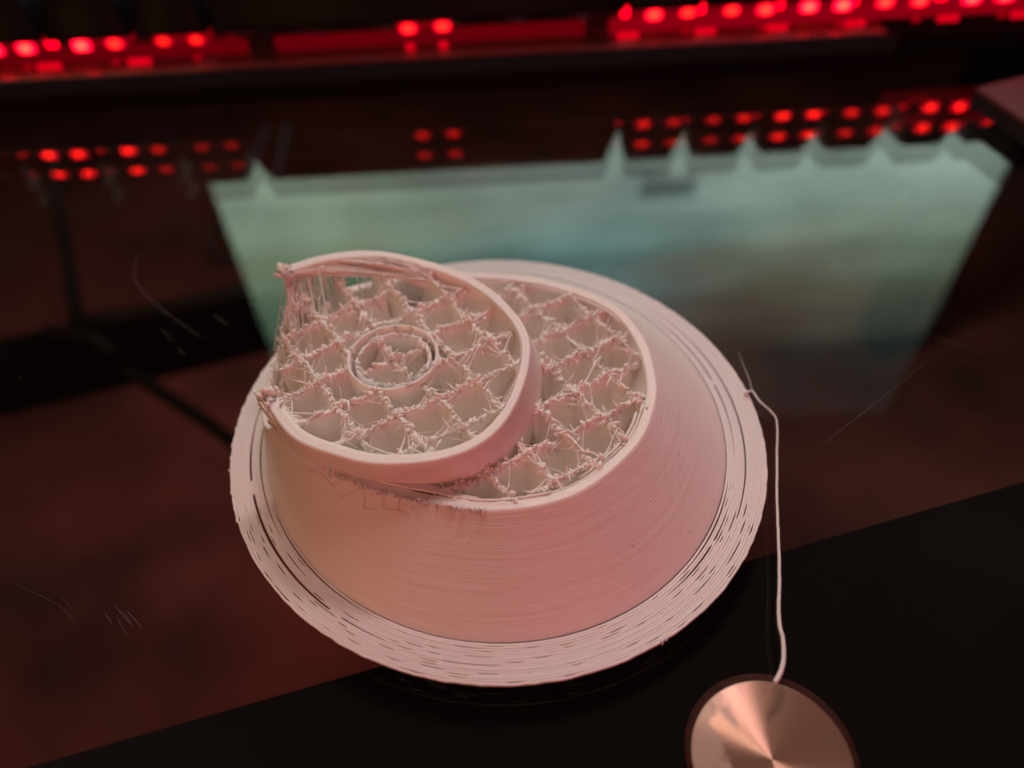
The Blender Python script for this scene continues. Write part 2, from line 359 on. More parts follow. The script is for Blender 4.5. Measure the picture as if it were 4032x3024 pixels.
M_strip, _, _ = emit('red_glow_band', (0.62, 0.0, 0.014), 0.40)
M_strip2, _, _ = emit('red_glow_band_dim', (0.62, 0.0, 0.014), 0.2)
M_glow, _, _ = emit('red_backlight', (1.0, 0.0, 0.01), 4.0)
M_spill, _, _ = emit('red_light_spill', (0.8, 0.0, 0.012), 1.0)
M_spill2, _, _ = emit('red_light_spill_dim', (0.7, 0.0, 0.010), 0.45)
def small(name, c, s, mt, bev=0.0, taper=1.0):
    mb = MB(); mb.box((0, 0, 0), s, 0, taper, bev); o = mb.build(name, mt, None, False); o.parent = kb
    o.location = Vector(c) * MM - kb.location; return o
for x0, x1, k in keys:
    keycap(x0, x1, 205.6, 17.2)
    cx = (x0 + x1) / 2
    if k > 0:
        mi = 0 if k < 0.3 else (1 if k < 0.9 else 2)
        for s in (-1, 1):
            small('led', (cx + 1.6 + (4.2 + .5 * rng.random()) * s, 206.9 + .3 * rng.random(), 15.2 + .3 * rng.random()), (4.6, 0.8, 2.5 + .5 * rng.random()), M_led[mi if rng.random() > .3 or mi == 0 else 3])
    small('switch_housing', (cx, 215.2, 14.4), (13.8, 13.8, 5.0), M_sw, 0.6, 0.9)
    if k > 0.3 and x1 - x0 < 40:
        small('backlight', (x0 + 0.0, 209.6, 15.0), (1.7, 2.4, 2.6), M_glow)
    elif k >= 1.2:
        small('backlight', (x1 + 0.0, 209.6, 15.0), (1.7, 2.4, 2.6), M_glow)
for x0, x1, k in keys:                                  # added glowing bars for LED light spilled on the deck and in key gaps
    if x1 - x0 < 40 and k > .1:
        small('deck_glow', (x0 + rng.normal() * .5, 204.6, 11.3), (5.2 + rng.random(), .8, 1.5), M_spill)
        small('deck_glow', ((x0 + x1) / 2 + 5.5, 204.6, 11.5), (2.0, .8, 1.2), M_spill2)
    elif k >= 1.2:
        for q in (-2.8, 6.0): small('deck_glow', ((x0 + x1) / 2 + q, 204.6, 11.4), (2.2, .8, 1.5), M_spill)
    if x0 > -150: small('gap_glow', (x0, 222.0, 15.5), (1.3, .8, 8.0), M_spill)
for x0, x1 in ((-166, -65.5), (-58.2, 24.5), (31, 182)):  # glowing strips added for the red LED light on switch row and deck
    small('glow_band', ((x0 + x1) / 2, 208.05, 12.6), (x1 - x0, 0.4, 3.8), M_strip if x0 > 0 else M_strip2)
xk = -164
for i in range(18):
    keycap(xk, xk + 19.05, 225.2, 18.6); xk += 19.05

# ------------------------------------------------------------------ monitor (seen as a reflection)
mon = empty('monitor', (75, 447, 0))
tag(mon, 'lit monitor behind the keyboard, mirrored in the glass as a pale green glow', 'monitor')
ms, nt, e = emit('monitor_screen', (1, 1, 1), 1)
tc = nt.nodes.new('ShaderNodeTexCoord'); sp = nt.nodes.new('ShaderNodeSeparateXYZ'); nt.links.new(tc.outputs['Generated'], sp.inputs[0])
n1 = nt.nodes.new('ShaderNodeTexNoise'); n1.inputs['Scale'].default_value = 2.2; n1.inputs['Detail'].default_value = 3
mpn = nt.nodes.new('ShaderNodeMapping'); mpn.inputs['Scale'].default_value = (1.6, 1, 3.2); nt.links.new(tc.outputs['Generated'], mpn.inputs['Vector']); nt.links.new(mpn.outputs[0], n1.inputs['Vector'])
vv = mth('ADD', sp.outputs['Z'], mth('MULTIPLY', mth('SUBTRACT', n1.outputs['Fac'], 0.5), 0.30))
def ramp(stops, src):
    r = nt.nodes.new('ShaderNodeValToRGB'); cr = r.color_ramp
    for i, (pos, col) in enumerate(stops):
        q = cr.elements[i] if i < 2 else cr.elements.new(pos)
        q.position = pos; q.color = tuple(col) + (1,)
    nt.links.new(src, r.inputs[0]); return r.outputs[0]
rl = ramp([(0.0, (.50, .72, .55)), (0.2, (.58, .86, .58)), (0.35, (.42, .62, .36)), (0.55, (.20, .36, .22)), (0.75, (.10, .18, .13)), (1.0, (.03, .05, .04))], vv)
rc = ramp([(0.0, (.55, .76, .62)), (0.15, (.58, .88, .74)), (0.32, (.34, .66, .62)), (0.5, (.15, .33, .33)), (0.62, (.11, .12, .10)), (0.8, (.05, .05, .05)), (1.0, (.015, .015, .015))], vv)
rr_ = ramp([(0.0, (.60, .85, .65)), (0.2, (.60, .85, .68)), (0.35, (.38, .52, .38)), (0.5, (.25, .29, .20)), (0.65, (.075, .10, .085)), (0.8, (.025, .045, .04)), (0.95, (.03, .04, .04))], vv)
xx = mth('ADD', sp.outputs['X'], mth('MULTIPLY', mth('SUBTRACT', n1.outputs['Fac'], 0.5), 0.25))
mx0 = nt.nodes.new('ShaderNodeMix'); mx0.data_type = 'RGBA'
nt.links.new(ramp([(0.18, (0, 0, 0)), (0.42, (1, 1, 1))], xx), mx0.inputs['Factor']); nt.links.new(rl, mx0.inputs['A']); nt.links.new(rc, mx0.inputs['B'])
mx = nt.nodes.new('ShaderNodeMix'); mx.data_type = 'RGBA'
nt.links.new(ramp([(0.50, (0, 0, 0)), (0.72, (1, 1, 1))], xx), mx.inputs['Factor']); nt.links.new(mx0.outputs['Result'], mx.inputs['A']); nt.links.new(rr_, mx.inputs['B'])
hs = nt.nodes.new('ShaderNodeHueSaturation'); hs.inputs['Saturation'].default_value = 0.86; hs.inputs['Hue'].default_value = 0.512
nt.links.new(mx.outputs['Result'], hs.inputs['Color']); nt.links.new(hs.outputs[0], e.inputs[0]); e.inputs[1].default_value = 2.6
n3 = nt.nodes.new('ShaderNodeTexNoise'); n3.inputs['Scale'].default_value = 1.0; n3.inputs['Detail'].default_value = 4
mp3 = nt.nodes.new('ShaderNodeMapping'); mp3.inputs['Scale'].default_value = (5.0, 1, 9.0); nt.links.new(tc.outputs['Generated'], mp3.inputs['Vector']); nt.links.new(mp3.outputs[0], n3.inputs['Vector'])
nt.links.new(mth('MULTIPLY', mth('ADD', mth('MULTIPLY', n3.outputs['Fac'], 1.7), 0.2), 2.5), e.inputs[1])
mb = MB(); mb.box((75, 446.6, 296), (532, 1.0, 300)); mb.build('screen', ms, mon, False)
mb = MB(); mb.box((75, 458, 296), (552, 21.5, 320), 0, 1, 2); mb.build('housing', M_black, mon)
mb = MB(); mb.box((75, 475, 90), (60, 14, 174), 0, 1, 2); mb.build('stand_neck', M_black, mon)
mb = MB(); mb.box((75, 475, 4.5), (240, 150, 9), 0, 0.96, 2); mb.build('stand_foot', M_black, mon)
# small dark patch of a window on the screen
M_pan, _, _ = emit('screen_panel', (.18, .27, .36), 1.0)
mb = MB(); mb.box((112.5, 445.9, 195), (37, 0.3, 13.5)); mb.build('screen_panel', M_pan, mon, False)

# ------------------------------------------------------------------ thin dark slab on the right
M_slab = simple('matte_slab_top', (0.09, 0.018, 0.026), 0.6, 0, 0.1, 900, 0.1, 0.3)
sl = empty('tablet', (118.6, 178.2, 0)); tag(sl, 'thin flat slab with a dull reddish top lying right of the keyboard', 'slab')
q = [(118.6, 178.2), (123.4, 158.5), (205, 178.0), (199, 206.0)]
cc = np.mean(q, 0)
def ins(k, z): return [(x + (cc[0] - x) * k, y + (cc[1] - y) * k, z) for x, y in q]
mb = MB(); mb.loft([ins(.012, .2), ins(0, .8), ins(0, 4.2)], True, True); autosmooth(mb.build('body', M_black, sl))
mb = MB(); mb.loft([ins(0.0, 4.2), ins(0, 4.8), ins(.006, 5.2)], False, True); autosmooth(mb.build('top_cover', M_slab, sl))

# ------------------------------------------------------------------ the failed print
fp = empty('failed_print', (-3.3, 83, 0))
tag(fp, 'unfinished white 3D printed piece with torn honeycomb infill, round brim and stringy threads', 'failed print')
NT = 240
th = np.linspace(0, 2 * math.pi, NT, endpoint=False)
def ell(cx, cy, a, b, ang, t):
    ca, sa = math.cos(ang), math.sin(ang); x = a * np.cos(t - ang); y = b * np.sin(t - ang)
    return np.stack([cx + x * ca - y * sa, cy + x * sa + y * ca], 1)
BASE = lambda t: ell(-3.4, 83.6, 40.0, 37.6, math.radians(-62), t)
BRIM = lambda t: ell(-3.3, 82.7, 44.9, 43.0, math.radians(-45), t)
ZT = 12.0
top_pts = [(22.4, 82), (21.7, 90), (17.8, 98.3), (7.6, 105.2), (-4.3, 108.4), (-17, 109), (-29, 106), (-37.6, 98.5), (-40.6, 89), (-39.2, 80), (-34.8, 73.4), (-27.9, 67.0), (-19.9, 62.3), (-9.7, 59.0), (-2.7, 57.8), (5, 58.7), (11.6, 62), (18.2, 68.6), (21.5, 75.8)]
TOPC = catmull(top_pts, 720, True)
def by_angle(curve, c, t):
    a = np.unwrap(np.arctan2(curve[:, 1] - c[1], curve[:, 0] - c[0])); rr = np.hypot(curve[:, 0] - c[0], curve[:, 1] - c[1])
    o = np.argsort(np.mod(a, 2 * math.pi)); aa = np.mod(a, 2 * math.pi)[o]; rr = rr[o]
    r = np.interp(np.mod(t, 2 * math.pi), aa, rr, period=2 * math.pi)
    return np.stack([c[0] + r * np.cos(t), c[1] + r * np.sin(t)], 1)
TC = (-8.5, 83.5)
Bo = BASE(th); To = by_angle(TOPC, TC, th)
def dip(a):                                            # the wall is torn lower on its left side
    d = abs((math.degrees(a) - 166 + 180) % 360 - 180); return -4.6 * max(0.0, min(1.0, (33 - d) / 12.0)) * (1 + .25 * nz(a * 9, 2.0, 3.0))
DIP = np.array([dip(a) for a in th])
# ---- base wall with real layer ridges
mb = MB(); rg = []; NL = 58
for k in range(NL):
    for half in (0, 1):
        z = 0.3 + (ZT - 0.5) * (k + 0.5 * half) / NL; f = (z / ZT)
        C = Bo * (1 - f) + To * f; N = normals2(C, True)
        amp = (0.014 if half else -0.014) + 0.03 * (rng.random() - 0.5)
        wob = np.array([0.05 * nz(math.cos(a) * 3, math.sin(a) * 3, k * 0.35) for a in th])
        f2 = f * (1 + DIP / ZT); C = Bo * (1 - f2)[:, None] + To * f2[:, None]; rg.append(np.concatenate([C + N * (amp + wob)[:, None], (z * (1 + DIP / ZT))[:, None]], 1))
To2 = To; Nt = normals2(To, True)
def off(d, z, rough=0.0, seed=0):
    zz = np.array([z + rough * nz(math.cos(a) * 16, math.sin(a) * 16, seed) for a in th])
    f2 = 1 + DIP / ZT
    return np.concatenate([Bo * (1 - f2)[:, None] + To2 * f2[:, None] - Nt * d, (zz + DIP)[:, None]], 1)
rg += [off(0.05, ZT, .05, 1), off(0.30, ZT + .12, .12, 2), off(0.50, ZT - .02, .1, 3), off(0.74, ZT + .10, .15, 4), off(0.98, ZT - .06, .1, 5), off(1.2, ZT + .06, .2, 6), off(1.5, ZT - .1, .3, 7), off(1.62, ZT - .7, .2, 8)]
Bi = BASE(th)
Bin = Bi - normals2(Bi, True) * 1.7
rg += [off(1.7, ZT - 1.6, .2, 8), off(3.6, ZT - 4.6, .2, 9), np.concatenate([To - Nt * 3.7, np.full((NT, 1), .5)], 1)]
mb.loft([r_.tolist() for r_ in rg], True, True)
for k in range(170):
    a = math.radians(196 + 84 * rng.random()); i = int(a / (2 * math.pi) * NT) % NT; big = rng.random() ** 2
    blob(mb, (To[i][0] - Nt[i][0] * (.1 - .25 * rng.random()), To[i][1] - Nt[i][1] * (.1 - .25 * rng.random()), ZT - .05 + .18 * rng.normal()), .16 + .26 * big, (1.3, 1.3, .7))
for k in range(26):                                     # small zits left by the nozzle
    a = math.radians(200 + 200 * rng.random()); i = int(a / (2 * math.pi) * NT) % NT; f = .1 + .85 * rng.random(); c_xy = Bo[i] * (1 - f) + To[i] * f
    blob(mb, (c_xy[0], c_xy[1], ZT * f), .10 + .08 * rng.random(), (1, 1, 1))
fixn(mb.build('base_wall', M_shell, fp))
# ---- brim: concentric flattened filaments with open gaps
NB = 480; tb = np.linspace(0, 2 * math.pi, NB, endpoint=False)
inner = BASE(tb); inner = inner - normals2(inner, True) * 0.2; outer = BRIM(tb)
L = 15
def gapfun(k, t):
    d = math.degrees(t) % 360
    def win(c, hw): return max(0.0, 1 - (abs((d - c + 180) % 360 - 180) / hw) ** 2)
    g = 0.0; br = nz(d * 0.16, k * 7.3, 3.0)
    if k == 7:   # the long dark split half way across the brim
        g = max(0.34 * win(5, 46), 0.42 * win(203, 52)) * (1.0 if br > -0.32 else 0.0)
    if k == 3:
        g = max(0.32 * win(18, 36) , 0.3 * win(180, 34), .26 * win(318, 16)) * (1.0 if br > -0.4 else 0.1)
    if k == 1: g = 0.24 * max(win(225, 22), win(325, 16))
    fr = max(win(262, 70), win(316, 26))
    if fr > 0:
        v = nz(d * 0.19 + 31 * k, k * 3.7, 9.0)
        g = max(g, max(0.0, min(0.17, (v - 0.2) * 1.1)) * min(1, fr * 2))
    return g
def bfrac(k): return k / L
mb = MB()
G = np.array([[gapfun(k, a) for a in tb] for k in range(L + 1)])
for k in range(L):
    g0 = G[k] if k > 0 else np.zeros(NB); g1 = G[k + 1] if k + 1 < L else np.zeros(NB)
    wdt = np.linalg.norm(outer - inner, axis=1) / L
    f0 = (k + 0.5 * np.minimum(1.3, g0 / wdt) ) / L; f1 = (k + 1 - 0.5 * np.minimum(1.3, g1 / wdt)) / L
    zt = 0.36 + 0.05 * rng.random() + np.array([0.035 * nz(math.cos(a) * 6, math.sin(a) * 6, k * 2.1) for a in tb])
    edge = np.array([0.0] * NB)
    if k == L - 1:
        edge = np.array([0.02 * nz(math.degrees(a) * .5, 0.3, 5.0) + (0.06 * max(0, nz(math.degrees(a) * 1.1, 2, 1)) if 150 < math.degrees(a) < 205 else 0) for a in tb])
    def rr(f, z): 
        ff = (f + edge)[:, None] if np.ndim(f) else np.full((NB, 1), f) + edge[:, None]
        return np.concatenate([inner * (1 - ff) + outer * ff, np.broadcast_to(np.asarray(z), (NB,))[:, None]], 1).tolist()
    d = f1 - f0
    lo = np.full(NB, 0.02)
    mb.loft([rr(f0, lo), rr(f0, zt * .95), rr(f0 + d * .15, zt * .97), rr(f0 + d * .5, zt), rr(f0 + d * .85, zt * .97), rr(f1, zt * .95), rr(f1, lo)], False, False)
# nub at the front and little burrs on the left edge
def brim_at(deg, f=1.0): 
    t = np.array([math.radians(deg)]); a, b = BASE(t)[0], BRIM(t)[0]; return a * (1 - f) + b * f
for dg, s in ((-62, .45), (-61, .35), (176, .3), (183, .35), (190, .28), (196, .3), (48, .3), (36, .3)):
    q = brim_at(dg, 1.0); blob(mb, (q[0], q[1], .25), s, (1, 1, .6))
mb.build('brim', M_brim, fp)

# ---- upper ring: the torn cylinder wall
ring_pts = [(-36.8, 77.4, 16.6), (-35.0, 73.7, 16.9), (-31, 68.4, 17), (-25.4, 65.2, 17), (-18.3, 62.9, 17), (-9.2, 63.4, 17), (-2.6, 67.4, 17), (1.6, 75.8, 17), (3.0, 86, 17), (-.8, 95.2, 17.1), (-7.2, 102, 17.4), (-15.6, 106.2, 18.0), (-23, 107.6, 18.9), (-30.3, 106.6, 19.4), (-35.8, 104.4, 19.5), (-37.8, 103.0, 19.5)]
RP = catmull(ring_pts, 260); RN = normals2(RP, False); nR = len(RP); ss = np.linspace(0, 1, nR)
ringw = 1.75 + 0.25 * np.sin(ss * 9) - 0.5 * (ss < .05)
flare = 0.3 - .9 * np.exp(-((ss - .25) / .13) ** 2) + 1.5 * np.exp(-((ss - .52) / .13) ** 2)
zb = np.where(ss < .70, 1.0, np.where(ss > .755, RP[:, 2] - 1.5, 1.0 + (ss - .70) / .055 * (RP[:, 2] - 2.5)))
zmid = np.maximum(np.where(ss < .70, 12.0, zb + .5), 0)
torn = np.clip((0.09 - ss) / .09, 0, 1) + np.clip((ss - .93) / .07, 0, 1)
def rrow(d, z, jit=0.0, sd=0):
    j = np.array([(jit + 0.35 * torn[i]) * nz(i * .35, sd * 3.1, 2.0) for i in range(nR)])
    return np.concatenate([RP[:, :2] + RN * (np.asarray(d) + j)[:, None] if np.ndim(d) else RP[:, :2] + RN * (d + j)[:, None], (np.asarray(z) + j * .8)[:, None]], 1)
zt_ = RP[:, 2]
fl2 = np.where(ss < .72, flare, .1)
secs = [rrow(fl2 * .9 - .05, np.minimum(zb, zmid - .3)), rrow(fl2, zmid, .05, 1)]
for i_, q in enumerate(np.linspace(.06, .94, 22)): secs.append(rrow(fl2 * (1 - q) ** 1.2 + (.06 if i_ % 2 else -.06), zmid + (zt_ - .25 - zmid) * q, .05, 2 + q))
secs += [rrow(0.0, zt_ - .12, .03, 3), rrow(-.15 - 0 * ss, zt_ + .02, .04, 4), rrow(-.5 - 0 * ss, zt_ + .03, .06, 5), rrow(-.72 - 0 * ss, zt_ - .08, .05, 6), rrow(-1.05 - 0 * ss, zt_ + .02, .06, 7), rrow(-1.3 - 0 * ss, zt_ - .07, .05, 8), rrow(-ringw + .25, zt_ + .02, .12, 9), rrow(-ringw, zt_ - .3, .12, 10),
         rrow(-ringw - .05, np.maximum(zt_ - 1.6, zb + .4), .1, 11), rrow(-ringw - np.where(ss < .7, 2.2, .1), np.maximum(zt_ - 5.2, zb + .2), .1, 11), rrow(-ringw - np.where(ss < .7, 2.2, .0), zb, .1, 12)]
mb = MB(); arr = np.array(secs)                       # rows x points
rings_ = [arr[:, i, :].tolist() for i in range(nR)]
mb.loft(rings_, True, True)
for i in range(0, nR):                                 # knotted ends and the fine saw-tooth inner lip
    if torn[i] > .25 and rng.random() < .9:
        q = RP[i]; a = -rng.random() * 2.2
        blob(mb, (q[0] + RN[i][0] * a, q[1] + RN[i][1] * a, q[2] + rng.normal() * .35 - .1), .28 + .35 * rng.random() * torn[i], (1, 1, 1.1))
    if .42 < ss[i] < .66:
        q = RP[i]; d = -ringw[i] + .1
        blob(mb, (q[0] + RN[i][0] * d, q[1] + RN[i][1] * d, q[2] - .02), .20, (1, 1, .8), .1)
ur = mb.build('upper_ring', M_pla, fp); fixn(ur)
ring_in = RP[:, :2] - RN * (ringw - .15)[:, None]
ring_out = RP[:, :2] + RN * (fl2 * .7)[:, None]
cyl_poly_in = [tuple(q) for q in ring_in[::4]]; cyl_poly_out = [tuple(q) for q in ring_out[::4]]
cone_poly = [tuple(q) for q in (To - Nt * 1.55)[::3]]

# ---- two small concentric tubes in the middle
CT = (-18.2, 84.4)
def tube_ring(ro, ri, zt, zb0, rough, sd):
    t = np.linspace(0, 2 * math.pi, 96, endpoint=False); mb = MB()
    def rw(r, z, j): return [(CT[0] + (r + j * nz(math.cos(a) * 4, math.sin(a) * 4, sd + r)) * math.cos(a), CT[1] + (r + j * nz(math.cos(a) * 4, math.sin(a) * 4, sd + r)) * math.sin(a) * 1.0, z + rough * nz(math.cos(a) * 7, math.sin(a) * 7, sd + 2 * r)) for a in t]
    md_ = (ro + ri) / 2
    mb.loft([rw(ro + .1, zb0, .1), rw(ro + .05, zt - 1.5, .1), rw(ro, zt - .15, .08), rw(ro - .12, zt, .06), rw(md_, zt + .04, .06), rw(ri + .12, zt, .06), rw(ri, zt - .2, .1), rw(ri, zt - 2, .15), rw(ri, zb0, .1)])
    for k in range(int(26 * rough * 4)):
        a = rng.random() * 6.283; blob(mb, (CT[0] + (ri + .1) * math.cos(a), CT[1] + (ri + .1) * math.sin(a), zt - .1 + rng.normal() * .15), .22 + .25 * rng.random(), (1, 1, .8))
    return fixn(mb.build('inner_tube', M_pla, fp))
tube_ring(7.15, 6.62, 16.1, 1.0, .12, 1.0); tube_ring(5.95, 5.3, 15.4, 1.0, .45, 5.0)

# ---- infill walls: one object for every wall of the torn honeycomb
tops = []                                              # points on torn edges, to hang threads between
def wall(p0, p1, ztop, rough, seed, blobs=1.0, thick=.5, lean=(0, 0), tent=0.0, pd=6.0, tdir=np.array([1.0, 0]), toff=0.0):
    d = np.array(p1) - np.array(p0); Ln = np.linalg.norm(d)
    if Ln < 1.5: return
    d /= Ln; nn = np.array([-d[1], d[0]]); n = max(4, int(Ln / .4)); mb = MB(); rings = []
    for i in range(n + 1):
        s = Ln * i / n; q = np.array(p0) + d * s
        e = 1.0 * nz(q[0] * .35, q[1] * .35, seed) + .8 * nz(q[0] * 1.3, q[1] * 1.3, seed + 5) + .35 * nz(q[0] * 3.5, q[1] * 3.5, seed)
        brk = max(0.0, nz(q[0] * .9, q[1] * .9, seed + 11) - .22) * 5.0
        zt = ztop(q[0], q[1]) + rough * (e + .5 * nz(q[0] * 5, q[1] * 5, seed)) - min(brk, 1.1) + tent * (.5 - abs(((q @ tdir - toff) / 6.4) % 1.0 - .5) * 2) * -2.0
        zt0 = ztop(q[0], q[1]) + rough * .4 * e; PD = pd
        lv = [.6, zt0 - PD, zt0 - PD * .6, zt0 - 1.3, zt - .4, zt]
        tk = [3.8, 3.6, 1.7, thick * 1.2, thick * 1.5, thick * 1.7]
        wob = [0.0, .06, .1, .12, .2, .3]
        left, right = [], []
        for z, t_, wb in zip(lv, tk, wob):
            o_ = wb * (nz(q[0] * .8, q[1] * .8, z * .35 + seed * 3) + .5 * nz(q[0] * 2.4, q[1] * 2.4, z * .9 + seed))
            rj = .05 * rng.normal()
            lz = np.array(lean) * max(0.0, zt - z) * .42; left.append((*(q + lz + nn * (o_ + t_ / 2 + rj)), z)); right.append((*(q + lz + nn * (o_ - t_ / 2 - rj)), z))
        topc = (*(q + nn * wob[-1] * (nz(q[0] * .8, q[1] * .8, zt * .35 + seed * 3))), zt + .07)
        rings.append(left + [topc] + right[::-1])
        if i % 2 == 0: tops.append((topc[0], topc[1], zt, nn[0], nn[1]))
        if rng.random() < 1.25 * blobs - .35:
            sd = .16 + .34 * rng.random() ** 2.2
            blob(mb, (topc[0] + rng.normal() * .32, topc[1] + rng.normal() * .32, zt + .05 + rng.normal() * .2), sd, (1 + .5 * rng.random(), 1 + .5 * rng.random(), 1 + .6 * rng.random()), .22)
        if rng.random() < .30 * blobs:                 # a torn flap or spike leaning off the edge
            b = np.array(topc); dr = np.array([*(nn * rng.choice([-1, 1]) * (.5 + rng.random()) + d * rng.normal() * .7), .5 * rng.normal()])
            ln = .4 + 1.2 * rng.random() ** 1.5
            mb.tube([b - dr * .15, b + dr * .3 * ln, b + dr * .65 * ln + np.array([0, 0, .1]), b + dr * ln], [.24, .18, .11, .03], 5)
    mb.loft(rings, True, True)
    fixn(mb.build('infill_wall', M_infill, fp))
N1 = np.array([math.cos(math.radians(33)), math.sin(math.radians(33))]); D1 = np.array([N1[1], -N1[0]])
N2 = np.array([-math.sin(math.radians(28)), math.cos(math.radians(28))]); D2 = np.array([N2[1], -N2[0]])
def cuts(Nv, Dv, c, test, step=.3):
    runs = []; cur = None; s = -120.0
    while s < 140:
        q = Nv * c + Dv * s
        if test(q[0], q[1]):
            if cur is None: cur = [q, q]
            cur[1] = q
        elif cur is not None: runs.append(cur); cur = None
        s += step
    return runs
def t_cyl(x, y): return inside(cyl_poly_in, x, y) and math.hypot(x - CT[0], y - CT[1]) > 6.9
def t_tub(x, y): return math.hypot(x - CT[0], y - CT[1]) < 5.1
def t_con(x, y): return inside(cone_poly, x, y) and not inside(cyl_poly_out, x, y) and x > -30 and (x > -8 or y < 75)
def z_cyl(x, y):
    z = 15.6
    if y > 96: z += (y - 96) * .12
    if x < -28: z -= (-28 - x) * .10
    return z
z_con = lambda x, y: 11.5
seed = 1.0
for Nv, Dv, o0 in ((N1, D1, 44.8), (N2, D2, 71.8)):
    LN = (0, 0)
    for k in range(-12, 12):
        c = o0 + 6.4 * k
        for a, b in cuts(Nv, Dv, c, t_cyl if Nv is N1 else (lambda x, y: t_cyl(x, y) and not (y > 99.5 and x < -12))): wall(a, b, z_cyl, .32, seed, 1.0, .5, LN, .12, 5.6, N2 if Nv is N1 else N1, 71.8 if Nv is N1 else 44.8); seed += 1.37
        for a, b in cuts(Nv, Dv, c, t_con): wall(a, b, z_con, .34, seed, 1.1, .5, LN, .2, 6.2, N2 if Nv is N1 else N1, 71.8 if Nv is N1 else 44.8); seed += 1.37
for Nv, Dv, c in ((N1, D1, 30.9), (N2, D2, 83.0)):
    for a, b in cuts(Nv, Dv, c, t_tub): wall(a, b, lambda x, y: 15.2, .7, seed, 1.3, .45, (0, 0), .1, 4.0); seed += 1.37

# ---- melted clumps where the walls cross, joined in one mesh
mb = MB()
for i in range(-14, 14):
    for j in range(-14, 14):
        q = np.linalg.solve(np.array([N1, N2]), np.array([44.8 + 6.4 * i, 71.8 + 6.4 * j])); x, y = q
        zz = z_cyl(x, y) if t_cyl(x, y) else (z_con(x, y) if t_con(x, y) else None)
        if zz is None: continue
        zz += .1
        for k in range(5 + int(5 * rng.random())):
            dr = (D1 if rng.random() < .5 else D2) * rng.normal() * .75
            blob(mb, (x + dr[0] + .18 * rng.normal(), y + dr[1] + .18 * rng.normal(), zz + .22 * rng.normal()), .2 + .3 * rng.random() ** 2)
        for k in range(6):
            a = rng.random() * 6.283; ln = .5 + 1.3 * rng.random(); b = np.array([x, y, zz]); dv = np.array([math.cos(a), math.sin(a), .3 * rng.normal()])
            mb.tube([b, b + dv * ln * .4 + np.array([0, 0, .15]), b + dv * ln * .7 + np.array([0, 0, .1]), b + dv * ln], [.28, .18, .10, .03], 5)
o = mb.build('melted_clump', M_strand, fp); tag(o, kind='stuff')
# ---- threads
T = np.array(tops); th_mb = MB()
def thread(a, b, rad, sag=.2, n=7, wig=.12, fl=.55):
    a = np.array(a); b = np.array(b); P = []
    o = rng.normal(size=3) * wig
    for i in range(n + 1):
        u = i / n; P.append(a * (1 - u) + b * u + np.array([0, 0, -sag * 4 * u * (1 - u)]) + o * math.sin(math.pi * u) + rng.normal(size=3) * .02)
    th_mb.tube(P, [rad * (.8 + fl * 2.6 * abs(i / n - .5) ** 2.2 * 4) for i in range(n + 1)], 4)
cnt = 0
while cnt < 950:
    i = rng.integers(len(T)); dd = np.hypot(T[:, 0] - T[i, 0], T[:, 1] - T[i, 1])
    js = np.where((dd > 1.2) & (dd < 5.5) & (abs(T[:, 2] - T[i, 2]) < 3))[0]
    if len(js) == 0: continue
    j = js[rng.integers(len(js))]
    big = rng.random() < .18
    thread(T[i, :3] + rng.normal(size=3) * .15, T[j, :3] + rng.normal(size=3) * .15, .13 + .08 * rng.random() if big else .03 + .055 * rng.random(), .02 + .2 * rng.random() ** 2, 7, .12)
    cnt += 1
for k in range(240):                                    # hairs hanging down the walls of the cells
    i = rng.integers(len(T)); s = rng.choice([-1, 1]); o = np.array([T[i, 3], T[i, 4], 0]) * s
    a = T[i, :3] + o * .35; thread(a, a + o * (.2 + .9 * rng.random()) + np.array([0, 0, -1.5 - 3.5 * rng.random()]), .035 + .05 * rng.random(), 0, 5, .15)
# bundles of loose strands running along the front of the base rim and under the back of the upper ring
def along(curve, nrm, i0, i1, d, z, rad, jz=.15):
    P = []
    for k, i in enumerate(range(i0, i1, 3)):
        j = i % len(curve); P.append((curve[j][0] - nrm[j][0] * (d + .25 * nz(i * .09, d, 1)), curve[j][1] - nrm[j][1] * (d + .25 * nz(i * .09, d, 1)), z + jz * nz(i * .12, d * 3, 4)))
    if len(P) > 3: th_mb.tube(P, rad, 5)
def ti(deg): return int((deg % 360) / 360 * NT)
for d, z, a0, a1 in ((1.7, 11.95, 222, 300), (2.0, 11.8, 228, 290), (2.35, 11.7, 232, 278), (2.7, 11.6, 238, 272), (3.1, 11.4, 240, 268), (1.8, 11.7, 296, 350), (2.3, 11.6, 310, 345), (1.9, 11.8, 20, 62), (3.5, 11.5, 246, 264)):
    along(To, Nt, ti(a0), ti(a1), d, z, .17 + .08 * rng.random())
for k in range(330):                                     # vertical curtain of strands in the torn left side
    u = rng.random(); e1, e2 = np.array([-36.0, 78.5]), np.array([-36.6, 101.5])
    q = e1 * (1 - u) + e2 * u + np.array([-1.6 * math.sin(math.pi * u) + rng.normal() * .6 + .9, 0]); inw = rng.exponential(2.6) if k % 2 else 0.0; q = q + np.array([inw, -.25 * inw])
    zt = min(16.5, 11.0 + 6.5 * u ** 2 + rng.normal() * .6 + .5 * inw)
    lean = np.array([rng.normal() * .5 + .2, -1.0 - 1.2 * u + rng.normal() * .5])
    thread((q[0], q[1], zt), (q[0] - lean[0], q[1] + lean[1], 2.0 + rng.random() * 3), .06 + .16 * rng.random() ** 2, 0, 8, .22, .05)
